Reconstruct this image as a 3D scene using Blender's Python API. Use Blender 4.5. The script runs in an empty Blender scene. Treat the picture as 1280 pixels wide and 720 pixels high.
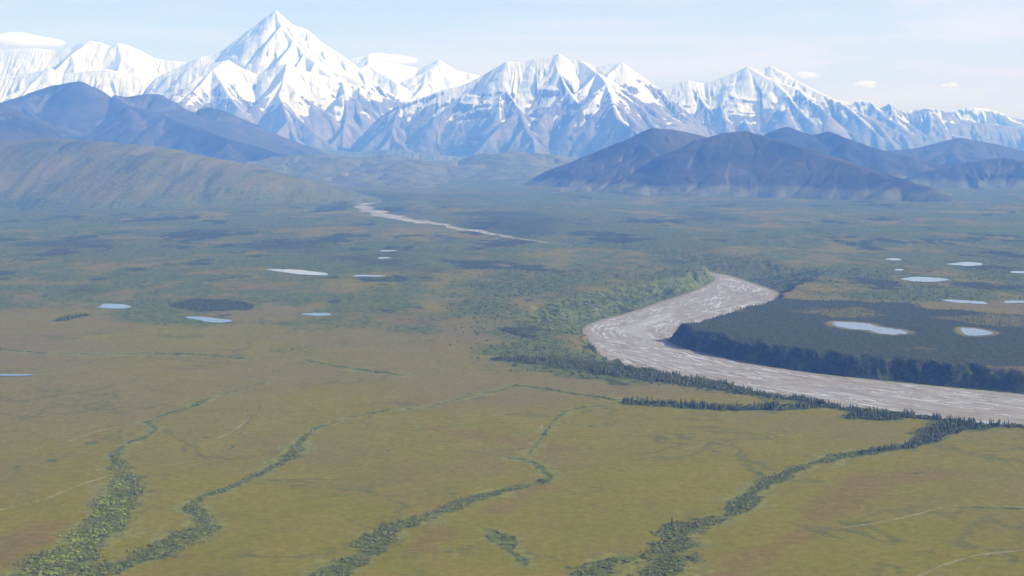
import bpy, math, random
import numpy as np
R = math.radians
rng = np.random.default_rng(7)
scene = bpy.context.scene
COL = scene.collection

# ------------------------------------------------------------------ camera
F, H = 1758.8, 380.0
PITCH = math.atan(195.0 / F)
CP, SP = math.cos(PITCH), math.sin(PITCH)

def ray(u, v):
    dx = (u - 640.0) / F; dv = (360.0 - v) / F
    return dx, CP + dv * SP, -SP + dv * CP
def on_plane(u, v, z=0.0):
    x, y, w = ray(u, v); t = (z - H) / w
    return x * t, y * t
def at_depth(u, v, Y):
    x, y, w = ray(u, v); t = Y / y
    return x * t, Y, H + w * t
def to_px(x, y, z):
    z = z - H
    dep = y * CP - z * SP
    up = y * SP + z * CP
    return 640 + F * x / dep, 360 - F * up / dep
def plane_pts(pts, z=0.0):
    return np.array([on_plane(u, v, z) for u, v in pts])

# ------------------------------------------------------------------ noise
def _hash(ix, iy, seed):
    h = (ix.astype(np.int64) * 374761393 + iy.astype(np.int64) * 668265263 + seed * 974711) & 0xFFFFFFFF
    h = ((h ^ (h >> 13)) * 1274126177) & 0xFFFFFFFF
    h = ((h ^ (h >> 16)) * 2246822519) & 0xFFFFFFFF
    return (h ^ (h >> 15)) & 0xFFFF
def perlin(x, y, seed=0):
    x0 = np.floor(x); y0 = np.floor(y)
    fx = x - x0; fy = y - y0
    def g(ix, iy, dx, dy):
        a = _hash(ix, iy, seed) * (2 * math.pi / 65536.0)
        return np.cos(a) * dx + np.sin(a) * dy
    u = fx * fx * fx * (fx * (fx * 6 - 15) + 10); w = fy * fy * fy * (fy * (fy * 6 - 15) + 10)
    a = g(x0, y0, fx, fy); b = g(x0 + 1, y0, fx - 1, fy)
    c = g(x0, y0 + 1, fx, fy - 1); d = g(x0 + 1, y0 + 1, fx - 1, fy - 1)
    return ((a + (b - a) * u) * (1 - w) + (c + (d - c) * u) * w) * 1.5
def fbm(x, y, octs=4, seed=0, gain=0.5):
    s = 0; a = 1.0; n = 0
    for i in range(octs):
        s = s + a * perlin(x * 2 ** i + 17.3 * i, y * 2 ** i - 9.1 * i, seed + i); n += a; a *= gain
    return s / n
def ridged(x, y, octs=4, seed=0, gain=0.5):
    s = 0; a = 1.0; n = 0
    for i in range(octs):
        s = s + a * (1 - np.abs(perlin(x * 2 ** i + 5.7 * i, y * 2 ** i + 3.3 * i, seed + i)) * 2); n += a; a *= gain
    return s / n
def sstep(x, a, b):
    t = np.clip((x - a) / (b - a), 0, 1)
    return t * t * (3 - 2 * t)

# ------------------------------------------------------------------ distances to outlines
def poly_dist(X, Y, pts):
    """distance to an open polyline, arc length and side (positive = left of the direction of travel)"""
    best = np.full(X.shape, 1e12); S = np.zeros(X.shape); side = np.ones(X.shape); s0 = 0.0; T = np.zeros(X.shape)
    for i in range(len(pts) - 1):
        ax, ay = pts[i][:2]; bx, by = pts[i + 1][:2]
        ex, ey = bx - ax, by - ay; L2 = ex * ex + ey * ey + 1e-9; L = math.sqrt(L2)
        px, py = X - ax, Y - ay
        t = np.clip((px * ex + py * ey) / L2, 0, 1)
        d = (px - t * ex) ** 2 + (py - t * ey) ** 2
        m = d < best
        best = np.where(m, d, best); S = np.where(m, s0 + t * L, S); T = np.where(m, i + t, T)
        side = np.where(m, np.sign(ex * py - ey * px), side)
        s0 += L
    return np.sqrt(best), S, side, T
def in_poly(X, Y, pts):
    ins = np.zeros(X.shape, bool); n = len(pts)
    for i in range(n):
        ax, ay = pts[i]; bx, by = pts[(i + 1) % n]
        if ay == by: continue
        c = ((ay > Y) != (by > Y)) & (X < (bx - ax) * (Y - ay) / (by - ay) + ax)
        ins ^= c
    return ins
def signed(X, Y, pts):
    d = poly_dist(X, Y, list(pts) + [pts[0]])[0]
    return np.where(in_poly(X, Y, pts), -d, d)
def smooth_poly(pts, closed=True, it=2):
    p = np.array(pts, float)
    for _ in range(it):
        q = np.roll(p, -1, 0) if closed else p[1:]
        b = p if closed else p[:-1]
        new = np.empty((2 * len(b), 2)); new[0::2] = .75 * b + .25 * q; new[1::2] = .25 * b + .75 * q
        if not closed: new = np.vstack([p[:1], new, p[-1:]])
        p = new
    return p

# ------------------------------------------------------------------ mesh plumbing
def tag(o, label, cat=None, group=None, kind=None):
    o['label'] = label
    if cat: o['category'] = cat
    if group: o['group'] = group
    if kind: o['kind'] = kind
    return o
def mesh_from(name, V, faces, mat, attrs=None, smooth=True, nside=None):
    """V (n,3), faces (m,k) int array"""
    me = bpy.data.meshes.new(name)
    faces = np.asarray(faces, np.int32); m, k = faces.shape
    me.vertices.add(len(V)); me.vertices.foreach_set('co', np.ascontiguousarray(V, np.float32).ravel())
    me.loops.add(m * k); me.loops.foreach_set('vertex_index', faces.ravel())
    me.polygons.add(m); me.polygons.foreach_set('loop_start', np.arange(0, m * k, k, dtype=np.int32))
    if smooth: me.polygons.foreach_set('use_smooth', np.ones(m, bool))
    me.update(calc_edges=True)
    for an, av in (attrs or {}).items():
        av = np.asarray(av, np.float32)
        if av.ndim == 1:
            a = me.attributes.new(an, 'FLOAT', 'POINT'); a.data.foreach_set('value', av)
        else:
            a = me.attributes.new(an, 'FLOAT_VECTOR', 'POINT'); a.data.foreach_set('vector', av.ravel())
    for mm in (mat if isinstance(mat, (list, tuple)) else [mat]): me.materials.append(mm)
    return me
def link(name, me, parent=None):
    o = bpy.data.objects.new(name, me); COL.objects.link(o)
    if parent: o.parent = parent
    return o
def grid_faces(nr, nc, keep=None):
    i = np.arange(nr - 1)[:, None] * nc + np.arange(nc - 1)[None, :]
    f = np.stack([i, i + 1, i + nc + 1, i + nc], -1).reshape(-1, 4)
    return f if keep is None else f[keep]
def compact(V, faces, attrs):
    used = np.unique(faces); m = np.full(len(V), -1, np.int64); m[used] = np.arange(len(used))
    return V[used], m[faces], {k: v[used] for k, v in attrs.items()}

# ------------------------------------------------------------------ materials
def new_mat(name):
    m = bpy.data.materials.new(name); m.use_nodes = True
    nt = m.node_tree; nt.nodes.clear()
    out = nt.nodes.new('ShaderNodeOutputMaterial')
    return m, nt, out
class N:
    """small helper to write node trees as expressions"""
    def __init__(s, nt): s.nt = nt
    def node(s, t, **kw):
        n = s.nt.nodes.new(t)
        for k, v in kw.items(): setattr(n, k, v)
        return n
    def put(s, sock, v):
        if isinstance(v, bpy.types.NodeSocket): s.nt.links.new(v, sock)
        elif isinstance(v, (tuple, list)) and len(v) == 3 and sock.type == 'RGBA': sock.default_value = (*v, 1)
        else: sock.default_value = v
    def math(s, op, a, b=0.0, clamp=False):
        n = s.node('ShaderNodeMath', operation=op, use_clamp=clamp); s.put(n.inputs[0], a); s.put(n.inputs[1], b); return n.outputs[0]
    def mix(s, f, a, b):
        n = s.node('ShaderNodeMix', data_type='RGBA'); s.put(n.inputs[0], f); s.put(n.inputs[6], a); s.put(n.inputs[7], b); return n.outputs[2]
    def attr(s, name, vec=False):
        n = s.node('ShaderNodeAttribute', attribute_name=name); return n.outputs['Vector' if vec else 'Fac']
    def pos(s):
        return s.node('ShaderNodeTexCoord').outputs['Object']
    def noise(s, vec, wl, detail=3.0, rough=0.55, dist=0.0):
        n = s.node('ShaderNodeTexNoise'); s.put(n.inputs['Vector'], vec); n.inputs['Scale'].default_value = 1.0 / wl
        n.inputs['Detail'].default_value = detail; n.inputs['Roughness'].default_value = rough; n.inputs['Distortion'].default_value = dist
        return n.outputs[0]
    def scale(s, vec, x, y, z):
        n = s.node('ShaderNodeMapping'); s.put(n.inputs[0], vec); n.inputs['Scale'].default_value = (x, y, z); return n.outputs[0]
    def ramp(s, v, a, b):
        n = s.node('ShaderNodeMapRange', interpolation_type='SMOOTHSTEP'); s.put(n.inputs[0], v); s.put(n.inputs[1], a); s.put(n.inputs[2], b)
        n.inputs[3].default_value = 0; n.inputs[4].default_value = 1; return n.outputs[0]
    def bsdf(s, col, rough=0.9, spec=0.2, normal=None):
        n = s.node('ShaderNodeBsdfPrincipled'); s.put(n.inputs['Base Color'], col); s.put(n.inputs['Roughness'], rough)
        s.put(n.inputs['Specular IOR Level'], spec)
        if normal is not None: s.put(n.inputs['Normal'], normal)
        return n
    def bump(s, h, strength, dist):
        n = s.node('ShaderNodeBump'); s.put(n.inputs['Height'], h); n.inputs['Strength'].default_value = strength; n.inputs['Distance'].default_value = dist
        return n.outputs[0]

def ground_material():
    m, nt, out = new_mat('tundra_ground'); n = N(nt); p = n.pos()
    big = n.noise(p, 420, 4, .6); mid = n.noise(p, 75, 4, .6); fine = n.noise(p, 9, 4, .7); tiny = n.noise(p, 2.2, 2, .7)
    olive = n.mix(n.ramp(mid, .38, .66), (.130, .122, .010), (.148, .128, .019))
    col = n.mix(n.ramp(big, .48, .66), olive, (.132, .109, .030))
    col = n.mix(n.math('MULTIPLY', n.attr('dry'), .8), col, (.128, .108, .060))
    red = n.math('MULTIPLY', n.ramp(n.noise(n.scale(p, 1, .6, 1), 60, 5, .65), .58, .72), .35)
    col = n.mix(n.math('MAXIMUM', red, n.attr('red'), True), col, (.135, .078, .040))
    col = n.mix(n.math('MULTIPLY', n.ramp(n.noise(p, 33, 5, .7), .52, .68), .45), col, (.085, .094, .030))
    dr = n.ramp(n.math('ABSOLUTE', n.math('SUBTRACT', n.noise(p, 260, 4, .6, .5), .5)), .022, .004)
    col = n.mix(n.math('MULTIPLY', dr, n.math('MULTIPLY', n.ramp(n.noise(p, 300, 2), .44, .58), .6)), col, (.070, .082, .028))
    wet = n.ramp(n.noise(n.scale(p, 1, 1.3, 1), 24, 5, .75), .60, .70)
    col = n.mix(n.math('MULTIPLY', wet, .35), col, (.150, .150, .045))
    def cover(name, lo, hi, wl, c0, c1, k=1.0):
        brk = n.math('ADD', n.attr(name), n.math('MULTIPLY', n.math('SUBTRACT', n.noise(p, wl, 4, .7), .5), 1.0))
        f = n.math('MULTIPLY', n.ramp(brk, lo, hi), k)
        return f, n.mix(n.ramp(n.noise(p, wl * .7, 3, .6), .35, .65), c0, c1)
    f, c = cover('sedge', .35, .62, 14, (.160, .160, .040), (.112, .118, .034)); col = n.mix(f, col, c)
    f, c = cover('brush', .22, .78, 26, (.054, .080, .022), (.100, .121, .034)); col = n.mix(f, col, c)
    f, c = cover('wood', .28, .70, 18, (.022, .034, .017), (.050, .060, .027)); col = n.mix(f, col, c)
    sp = n.math('MULTIPLY', n.ramp(n.noise(p, 13, 3, .7), .50, .62), n.ramp(n.math('ADD', n.attr('brush'), n.attr('wood')), .15, .6))
    col = n.mix(n.math('MULTIPLY', sp, n.ramp(n.noise(p, 140, 3, .6), .30, .60)), col, (.030, .040, .022))
    f, c = cover('pale', .40, .60, 10, (.23, .21, .14), (.18, .165, .095), .75); col = n.mix(f, col, c)
    v = n.math('ADD', n.math('MULTIPLY', fine, .7), n.math('MULTIPLY', tiny, .35))
    col = n.mix(n.math('MULTIPLY', n.ramp(v, .62, .38), .27), col, (.040, .045, .018))
    col = n.mix(n.math('MULTIPLY', n.ramp(v, .50, .75), .20), col, (.26, .22, .10))
    b = n.bsdf(col, 1.0, 0.0, n.bump(v, .6, 1.2))
    nt.links.new(b.outputs[0], out.inputs[0]); return m

def river_material():
    m, nt, out = new_mat('braided_gravel_river'); n = N(nt)
    st = n.attr('flow', True); p = n.pos(); edge = n.attr('bank')
    w = n.noise(n.scale(st, 1 / 260, 1 / 60, 1), 1, 3, .6)
    def braid(sx, sy, dist, lo, hi):
        q = n.noise(n.scale(st, 1 / sx, 1 / sy, 1), 1, 3.0, .55, dist)
        return n.ramp(n.math('ABSOLUTE', n.math('SUBTRACT', q, .5)), hi, lo)
    ch = n.math('MAXIMUM', braid(260, 46, 1.3, .005, .022), n.math('MULTIPLY', braid(110, 20, 1.4, .006, .03), .75))
    ch = n.math('MULTIPLY', ch, n.ramp(w, .36, .55))
    wide = n.ramp(n.noise(n.scale(st, 1 / 900, 1 / 110, 1), 1, 3, .5, .5), .60, .68)
    ch = n.math('MAXIMUM', ch, n.math('MULTIPLY', wide, .35), True)
    gr = n.noise(n.scale(st, 1 / 70, 1 / 24, 1), 1, 6, .72)
    col = n.mix(n.ramp(gr, .30, .70), (.150, .138, .119), (.226, .215, .196))
    col = n.mix(n.ramp(n.noise(n.scale(st, 1 / 60, 1 / 8, 1), 1, 4, .65, .8), .56, .64), col, (.15, .13, .11))
    col = n.mix(n.math('MULTIPLY', n.ramp(n.noise(n.scale(st, 1 / 55, 1 / 9, 1), 1, 4, .65, .9), .58, .68), .6), col, (.265, .255, .24))
    col = n.mix(n.math('MULTIPLY', n.ramp(n.noise(p, 2.5, 3, .7), .45, .65), .25), col, (.22, .20, .18))
    # low scrub creeping on to the bars beside the banks
    sc = n.ramp(n.math('ADD', edge, n.math('MULTIPLY', n.math('SUBTRACT', n.noise(p, 30, 4, .7), .5), 26)), 8, 1)
    col = n.mix(n.math('MULTIPLY', sc, .8), col, (.16, .155, .075))
    ch = n.math('MULTIPLY', ch, n.ramp(edge, 2, 14))
    col = n.mix(ch, col, (.320, .355, .38))
    rough = n.math('SUBTRACT', .9, n.math('MULTIPLY', ch, .45))
    b = n.bsdf(col, rough, n.math('ADD', .05, n.math('MULTIPLY', ch, .25)))
    nt.links.new(b.outputs[0], out.inputs[0]); return m

def water_material():
    m, nt, out = new_mat('still_lake_water'); n = N(nt); p = n.pos()
    b = n.bsdf((.06, .10, .16), .08, .5, n.bump(n.noise(p, 3.0, 3, .6), .05, .3)); b.inputs['IOR'].default_value = 1.333
    nt.links.new(b.outputs[0], out.inputs[0]); return m

def snow_material(name, snowcol=(.52, .535, .56)):
    m, nt, out = new_mat(name); n = N(nt); p = n.pos()
    fl = n.noise(n.scale(n.attr('flute', True), 1 / 42, 1 / 230, 1), 1, 5, .65)
    pot = n.math('ADD', n.attr('snow'), n.math('MULTIPLY', n.math('SUBTRACT', n.noise(n.scale(p, 1, 1, .45), 150, 7, .72), .5), .9))
    pot = n.math('ADD', pot, n.math('MULTIPLY', n.math('SUBTRACT', fl, .5), 1.8))
    f = n.ramp(pot, -.10, .12)
    rock = n.mix(n.ramp(n.noise(n.scale(p, 1, 1, 2.2), 240, 5, .6), .35, .65), (.095, .085, .080), (.165, .140, .120))
    green = n.mix(n.ramp(n.noise(p, 500, 4, .6), .35, .65), (.085, .085, .040), (.110, .095, .058))
    rock = n.mix(n.ramp(n.math('ADD', n.attr('low'), n.math('SUBTRACT', n.noise(p, 300, 4, .6), .5)), .25, .75), rock, green)
    col = n.mix(f, rock, snowcol)
    b = n.bsdf(col, .75, .2, n.bump(n.math('ADD', n.noise(p, 130, 7, .68), fl), .75, 26))
    nt.links.new(b.outputs[0], out.inputs[0]); return m

def foothill_material():
    m, nt, out = new_mat('foothill_heath'); n = N(nt); p = n.pos()
    a = n.noise(p, 700, 5, .62); q = n.noise(n.scale(p, 1, 1, .5), 130, 5, .65)
    col = n.mix(n.ramp(a, .36, .64), (.017, .021, .012), (.056, .048, .028))
    col = n.mix(n.math('MULTIPLY', n.ramp(q, .50, .66), .55), col, (.036, .044, .024))
    col = n.mix(n.ramp(n.math('ADD', n.attr('low'), n.math('SUBTRACT', n.noise(p, 350, 4, .6), .5)), .40, .80), col, n.mix(n.ramp(q, .38, .6), (.066, .080, .030), (.105, .105, .046)))
    col = n.mix(n.math('MULTIPLY', n.ramp(n.math('ADD', n.attr('scree'), n.math('MULTIPLY', n.math('SUBTRACT', n.noise(p, 90, 4, .7), .5), .8)),   .42, .7), .28), col, (.145, .122, .105))
    b = n.bsdf(col, .95, .08, n.bump(q, .45, 20))
    nt.links.new(b.outputs[0], out.inputs[0]); return m

def leaf_material(name, c0, c1, wl=4):
    m, nt, out = new_mat(name); n = N(nt)
    oi = n.node('ShaderNodeObjectInfo').outputs['Random']
    g = n.node('ShaderNodeNewGeometry')
    f = n.math('ADD', n.math('MULTIPLY', n.noise(g.outputs['Position'], wl, 3, .6), .8), n.math('MULTIPLY', n.math('SUBTRACT', oi, .5), .3))
    b = n.bsdf(n.mix(n.ramp(f, .25, .6), c0, c1), .8, .15)
    nt.links.new(b.outputs[0], out.inputs[0]); return m
def bark_material():
    m, nt, out = new_mat('spruce_bark'); n = N(nt)
    b = n.bsdf(n.mix(n.noise(n.pos(), .3, 3), (.07, .055, .045), (.13, .11, .095)), .9, .1)
    nt.links.new(b.outputs[0], out.inputs[0]); return m

M_GROUND = ground_material(); M_RIVER = river_material(); M_WATER = water_material()
M_SNOW = snow_material('snow_and_rock'); M_FOOT = foothill_material()
M_SPRUCE = leaf_material('spruce_needles', (.018, .030, .016), (.060, .074, .032), 14)
M_BARK = bark_material()
M_SHRUB = leaf_material('willow_leaves', (.092, .116, .040), (.190, .202, .072), 4)
M_BANK = leaf_material('bank_leaves', (.040, .060, .024), (.105, .122, .046), 9)
M_SHRUB_LIGHT = leaf_material('bright_willow_leaves', (.165, .215, .040), (.255, .295, .065), 6)

# ------------------------------------------------------------------ river and lakes in plan
RZ = -35.0
near_rim = plane_pts([(1500, 560), (1400, 545), (1330, 536), (1280, 531), (1240, 529), (1222, 532), (1205, 528), (1150, 519), (1100, 514), (1000, 496), (940, 486), (880, 475), (800, 459), (765, 447), (745, 437)], 0)
nrm = np.array([.45, .9]); near_edge = near_rim + nrm * 42
left_edge = plane_pts([(733, 421), (728, 411), (745, 402), (790, 391), (825, 378), (858, 368), (884, 357), (896, 349), (893, 343)], RZ)
far_edge = plane_pts([(905, 343), (930, 351), (960, 361), (975, 367)], RZ)
tongue = plane_pts([(972, 372), (940, 382), (900, 393), (865, 402), (840, 408)], 0) + np.array([-.2, 1.0]) * 45
right_edge = plane_pts([(824, 414), (830, 425), (850, 435), (880, 442), (930, 453), (1000, 465), (1100, 476), (1280, 493), (1400, 505), (1500, 515)], RZ)
RIVER = smooth_poly(np.vstack([near_edge, left_edge, far_edge, tongue, right_edge]))
UP = np.array([on_plane(u, v, z) for u, v, z in [(905, 347, -35), (860, 333, -33), (790, 319, -22), (715, 308, -12), (650, 299, -12), (585, 288, -12), (520, 277, -12), (482, 270, -12), (458, 262, -12), (450, 257, -12), (466, 252, -12), (440, 246, -12), (418, 240, -12)]])
UPW = np.array([22, 4, 14, 16, 15, 34, 52, 62, 44, 30, 30, 18, 14.0])
CENTRE = plane_pts([(1500, 540), (1280, 512), (1100, 490), (950, 466), (850, 443), (785, 424), (775, 410), (830, 396), (885, 378), (930, 363), (905, 349)], RZ)
FLOW = np.vstack([smooth_poly(CENTRE, False, 3), UP[1:]])

def river_level(Y): return RZ + 23 * sstep(Y, 4100, 4900)
def river_sd(X, Y):
    sd = np.full(X.shape, 4000.0)
    m = (Y > 900) & (Y < 5200) & (X > -200)
    if m.any(): sd[m] = signed(X[m], Y[m], RIVER)
    m = (Y > 3800) & (Y < 11500) & (np.abs(X) < 2500)
    if m.any():
        d, s, sg, T = poly_dist(X[m], Y[m], UP)
        i = np.clip(T.astype(int), 0, len(UP) - 2); f = T - i
        w = UPW[i] * (1 - f) + UPW[i + 1] * f
        w = w * np.clip(.95 + 1.5 * fbm(s / 210, s * 0, 3, 57) * (Y[m] > 4700), .1, 1.6)
        sd[m] = np.minimum(sd[m], d - w)
    return sd

LAKES = [  # (outline in photo pixels or ellipse (u0,u1,v0,v1)), level, label
    ((122, 162, 379.5, 386), 'pale oval lake left of a dark oval patch, ringed by low brush'),
    ([(228, 395.5), (250, 395), (268, 398), (294, 400), (288, 403), (262, 403.5), (250, 400), (236, 398)], 'narrow crooked lake just below the dark oval patch'),
    ([(334, 336), (365, 336.5), (395, 339.5), (411, 341.5), (408, 344), (380, 343.5), (352, 340), (338, 338)], 'long tapering lake in brushland, left of centre below the upstream gravel river'),
    ((379, 416, 391.2, 394.4), 'small thin pond in brushland directly below the long tapering lake'),
    ((440, 479, 343.6, 345.8), 'sliver of pond right of the long tapering lake'),
    ((474, 494, 312.6, 314.4), 'upper of two tiny ponds below the upstream gravel river'),
    ((472, 488, 321.4, 323.4), 'lower of two tiny ponds below the upstream gravel river'),
    ([(1127, 347.5), (1145, 346), (1168, 346.5), (1190, 349), (1180, 351.5), (1158, 352.5), (1135, 351.5)], 'wide oval lake in open woodland above the dark plateau'),
    ((1187, 1231, 328, 332), 'thin bright lake farthest up the right-hand plain of the larger ones'),
    ([(1180, 374), (1210, 375.5), (1237, 377.5), (1234, 380), (1205, 379), (1182, 377)], 'straight-sided narrow lake at the back edge of the dark plateau'),
    ([(1038, 403), (1052, 402), (1070, 403.5), (1086, 404), (1096, 408), (1118, 411), (1136, 414.5), (1136, 417.5), (1112, 418), (1093, 416), (1088, 412.5), (1072, 412.5), (1056, 410), (1043, 407)], 'largest lake, irregular pale blue, on the dark spruce plateau'),
    ([(1200, 410), (1212, 410), (1226, 411.5), (1244, 416), (1236, 419.5), (1206, 419.5), (1204, 415)], 'second lake on the dark spruce plateau, right of the largest one'),
    ((1252, 1300, 375.3, 379), 'narrow lake cut by the right edge, level with the straight-sided one'),
    ((1107, 1128, 322.8, 325.4), 'tiny far pond up-plain and left of the wide oval lake'),
    ((1119, 1129, 335.8, 339), 'dot-like pond just above the wide oval lake'),
    ((1261, 1310, 338.4, 341.6), 'thin far lake cut by the right edge, farther off than the narrow one'),
    ((-30, 52, 467.6, 469.7), 'pale marshy pool at the left edge on the open tundra'),
]
lake_polys = []
for spec, lab in LAKES:
    if isinstance(spec, tuple):
        u0, u1, v0, v1 = spec; uc, vc = (u0 + u1) / 2, (v0 + v1) / 2
        a0 = (u0 * 7 + v0 * 3) % 6
        pts = [(uc + (u1 - u0) / 2 * math.cos(t) * (1 + .13 * math.sin(3 * t + a0)), vc + (v1 - v0) / 2 * math.sin(t) * (1 + .18 * math.sin(2 * t + a0))) for t in np.linspace(0, 2 * math.pi, 20, endpoint=False)]
    else: pts = spec
    P = smooth_poly(plane_pts(pts, 0), True, 3)
    c = P.mean(0); r = np.hypot(*(P - c).T).max()
    jit = fbm(P[:, 0] / 40, P[:, 1] / 40, 3, 77)[:, None]
    d = P - c; P = c + d * (1 + jit * .22 + .14 * fbm(P[:, 0] / 13, P[:, 1] / 13, 2, 78)[:, None])
    lake_polys.append((P, c, r, lab))

HILL = [at_depth(u, v, Y) for u, v, Y in [(-420, 205, 8800), (-250, 188, 8800), (-120, 178, 8800), (0, 174.5, 8800), (60, 173, 8700), (100, 174, 8600), (150, 179, 8500), (200, 188, 8300), (250, 202, 8100), (296, 222, 7900), (324, 238, 7700), (352, 257, 7300), (378, 279, 6700)]]

def plain_z(X, Y):
    z = fbm(X / 240, Y / 240, 3, 3) * 1.6
    z = z + fbm(X / 1100, Y / 1100, 4, 11) * 14 * sstep(Y, 2800, 5000)
    z = z + fbm(X / 2600, Y / 2600, 3, 21) * 34 * sstep(Y, 5500, 9500)
    z = z + 70 * sstep(Y, 8500, 16500)
    return z
def ground_z(X, Y, sd=None, full=False):
    X = np.asarray(X, float); Y = np.asarray(Y, float)
    if sd is None: sd = river_sd(X, Y)
    z = plain_z(X, Y)
    for P, c, r, lab in lake_polys:
        m = (np.abs(X - c[0]) < r + 130) & (np.abs(Y - c[1]) < r + 130)
        if m.any():
            s = signed(X[m], Y[m], P)
            w = sstep(s, 90, 4)
            zz = z[m] * (1 - w) + 0.0 * w
            z[m] = zz - 1.4 * sstep(s, 3, -3)
    # valley cut by the river: gullied bluffs
    gul = fbm(X / 70, Y / 70, 3, 31) * 30 + ridged((X + Y * .35) / 30, Y / 90, 2, 37) * 16
    wid = 54 + 95 * sstep(Y, 2500, 2900) * (1 - sstep(Y, 3450, 3800)) * sstep(200 + (Y - 2817) * .40 - X, 0, 60)
    dd = np.maximum(sd + gul * sstep(sd, 4, 26), 0)
    m = (sd < 320) & (Y > 3300)
    if m.any():
        sg = poly_dist(X[m], Y[m], FLOW)[2]
        wid[m] += 170 * sstep(Y[m], 3450, 3900) * (sg < 0)
    prof = 1 - sstep(dd, 0, wid)
    prof = np.where(sd < 0, 1, prof)
    lev = river_level(Y)
    z = z * (1 - prof) + (lev - 1.2) * prof
    z = np.where(sd < 0, lev - 1.2 - np.clip(-sd * .05, 0, 2), z)
    z = np.where((sd >= 0) & (sd < 6), np.maximum(z, lev - 1.2 + sd * .4), z)
    return (z, prof) if full else z

# ------------------------------------------------------------------ plant cover in plan (creeks, brush, woods)
def strip(pts, w, z=0.0):
    q = [p[:2] for p in pts]; ws = [p[2] if len(p) > 2 else w for p in pts]
    return plane_pts(q, z), np.array(ws, float)
CREEKS = {  # name: (polyline with half width in metres, kinds)
    'left creek': strip([(20, 740, 34), (60, 712, 36), (95, 688, 30), (125, 664, 30), (140, 640, 27), (160, 612, 26), (158, 594, 20), (145, 578, 12), (143, 570, 7), (155, 556, 6.5), (185, 545, 6), (196, 536, 5), (182, 528, 5), (208, 517, 5.5), (238, 510, 6.5), (265, 496, 6), (300, 487, 5), (330, 478, 4)], 10),
    'left creek loop': strip([(60, 735, 22), (150, 706, 26), (190, 692, 24), (232, 673, 22), (258, 660, 17), (254, 646, 14), (238, 634, 11), (250, 622, 10), (292, 607, 8), (338, 585, 9), (366, 570, 15), (372, 556, 8), (392, 537, 5), (435, 521, 4), (480, 513, 6), (530, 510, 5), (575, 499, 5), (640, 484, 6)], 10),
    'middle creek': strip([(385, 735, 12), (432, 706, 16), (462, 690, 13), (474, 672, 15), (492, 660, 13), (540, 645, 9), (575, 632, 11), (602, 621, 9), (645, 609, 7), (682, 601, 6), (690, 596, 6), (668, 577, 5), (640, 572, 5)], 9),
    'right creek': strip([(700, 745, 12), (735, 718, 14), (775, 700, 10)], 9),
    'right creek thicket': strip([(815, 730, 20), (836, 702, 21), (846, 680, 19), (838, 664, 16), (872, 655, 12), (905, 648, 10), (926, 636, 11), (936, 620, 11), (960, 602, 10), (1005, 583, 8), (1040, 574, 9), (1075, 567, 10), (1120, 561, 8), (1148, 553, 9), (1165, 541, 16), (1185, 531, 22), (1212, 526, 20)], 9),
    'lone thicket': strip([(608, 662, 5), (628, 672, 9), (640, 690, 7), (655, 705, 5)], 6),
    'hill creek': strip([(640, 481, 6), (680, 486, 11), (720, 492, 10), (770, 500, 9)], 8),
    'small creek': strip([(662, 566, 3), (676, 548, 4), (690, 528, 4), (708, 513, 5), (735, 508, 6), (790, 505, 6)], 4),
    'upper creek': strip([(378, 449, 8), (410, 456, 11), (450, 463, 12), (505, 469, 10)], 8),
    'far left creek': strip([(-40, 434, 6), (60, 441, 8), (130, 443, 8), (190, 441, 10), (250, 443, 14), (310, 449, 12)], 8),
}
for _k in CREEKS: CREEKS[_k] = (CREEKS[_k][0], CREEKS[_k][1] * {'middle creek': 1.0, 'right creek thicket': 1.05, 'right creek': 1.1, 'lone thicket': 1.1}.get(_k, .76))
LINES_BRUSH = [strip(q, 3) for q in (
    [(0, 592, 5), (60, 577, 6), (110, 556, 5), (150, 540, 3)], [(330, 505, 2), (308, 530, 3), (290, 560, 2.5), (240, 585, 2)], [(420, 640, 3), (450, 655, 4), (470, 668, 4)],
    [(560, 560, 3), (600, 566, 4), (660, 560, 3)], [(560, 610, 6), (570, 625, 5)], [(1000, 668, 4), (1080, 655, 4), (1190, 634, 3), (1290, 636, 3)], [(1080, 600, 3), (1140, 592, 4), (1190, 590, 2)],
    [(330, 600, 2), (370, 602, 3), (420, 604, 2)], [(660, 520, 2), (740, 533, 3), (800, 536, 2)], [(1140, 735, 4), (1180, 708, 5), (1220, 696, 4), (1290, 690, 4)], [(520, 550, 2), (470, 570, 3), (430, 590, 2)],
    [(660, 690, 5), (690, 700, 4), (715, 712, 3)], [(560, 690, 3), (600, 682, 4)], [(880, 560, 2), (930, 574, 2), (955, 596, 3)])]
LINES_PALE = [strip([(0, 637, 1.6), (60, 622, 2), (100, 606, 2), (132, 596, 2)], 2), strip([(1145, 722, 1.6), (1180, 706, 1.7), (1220, 694, 1.7), (1290, 687, 1.7)], 2),
              strip([(1000, 669, .9), (1045, 661, 1.0), (1085, 655, 1.5), (1130, 646, 1.5), (1190, 632, 1.5), (1290, 634, 1.3)], 1),
              strip([(40, 562, .9), (85, 552, 1.4), (120, 540, 1.4), (150, 534, 1.0)], 1), strip([(500, 512, 1.0), (530, 510, 1.5), (585, 498, 1.3), (640, 484, 1.6)], 1),
              strip([(250, 558, 1.0), (290, 540, 1.5), (310, 525, 1.5), (305, 514, 1)], 1), strip([(660, 545, 1.0), (676, 538, 2), (678, 530, 1)], 1)]
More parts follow.
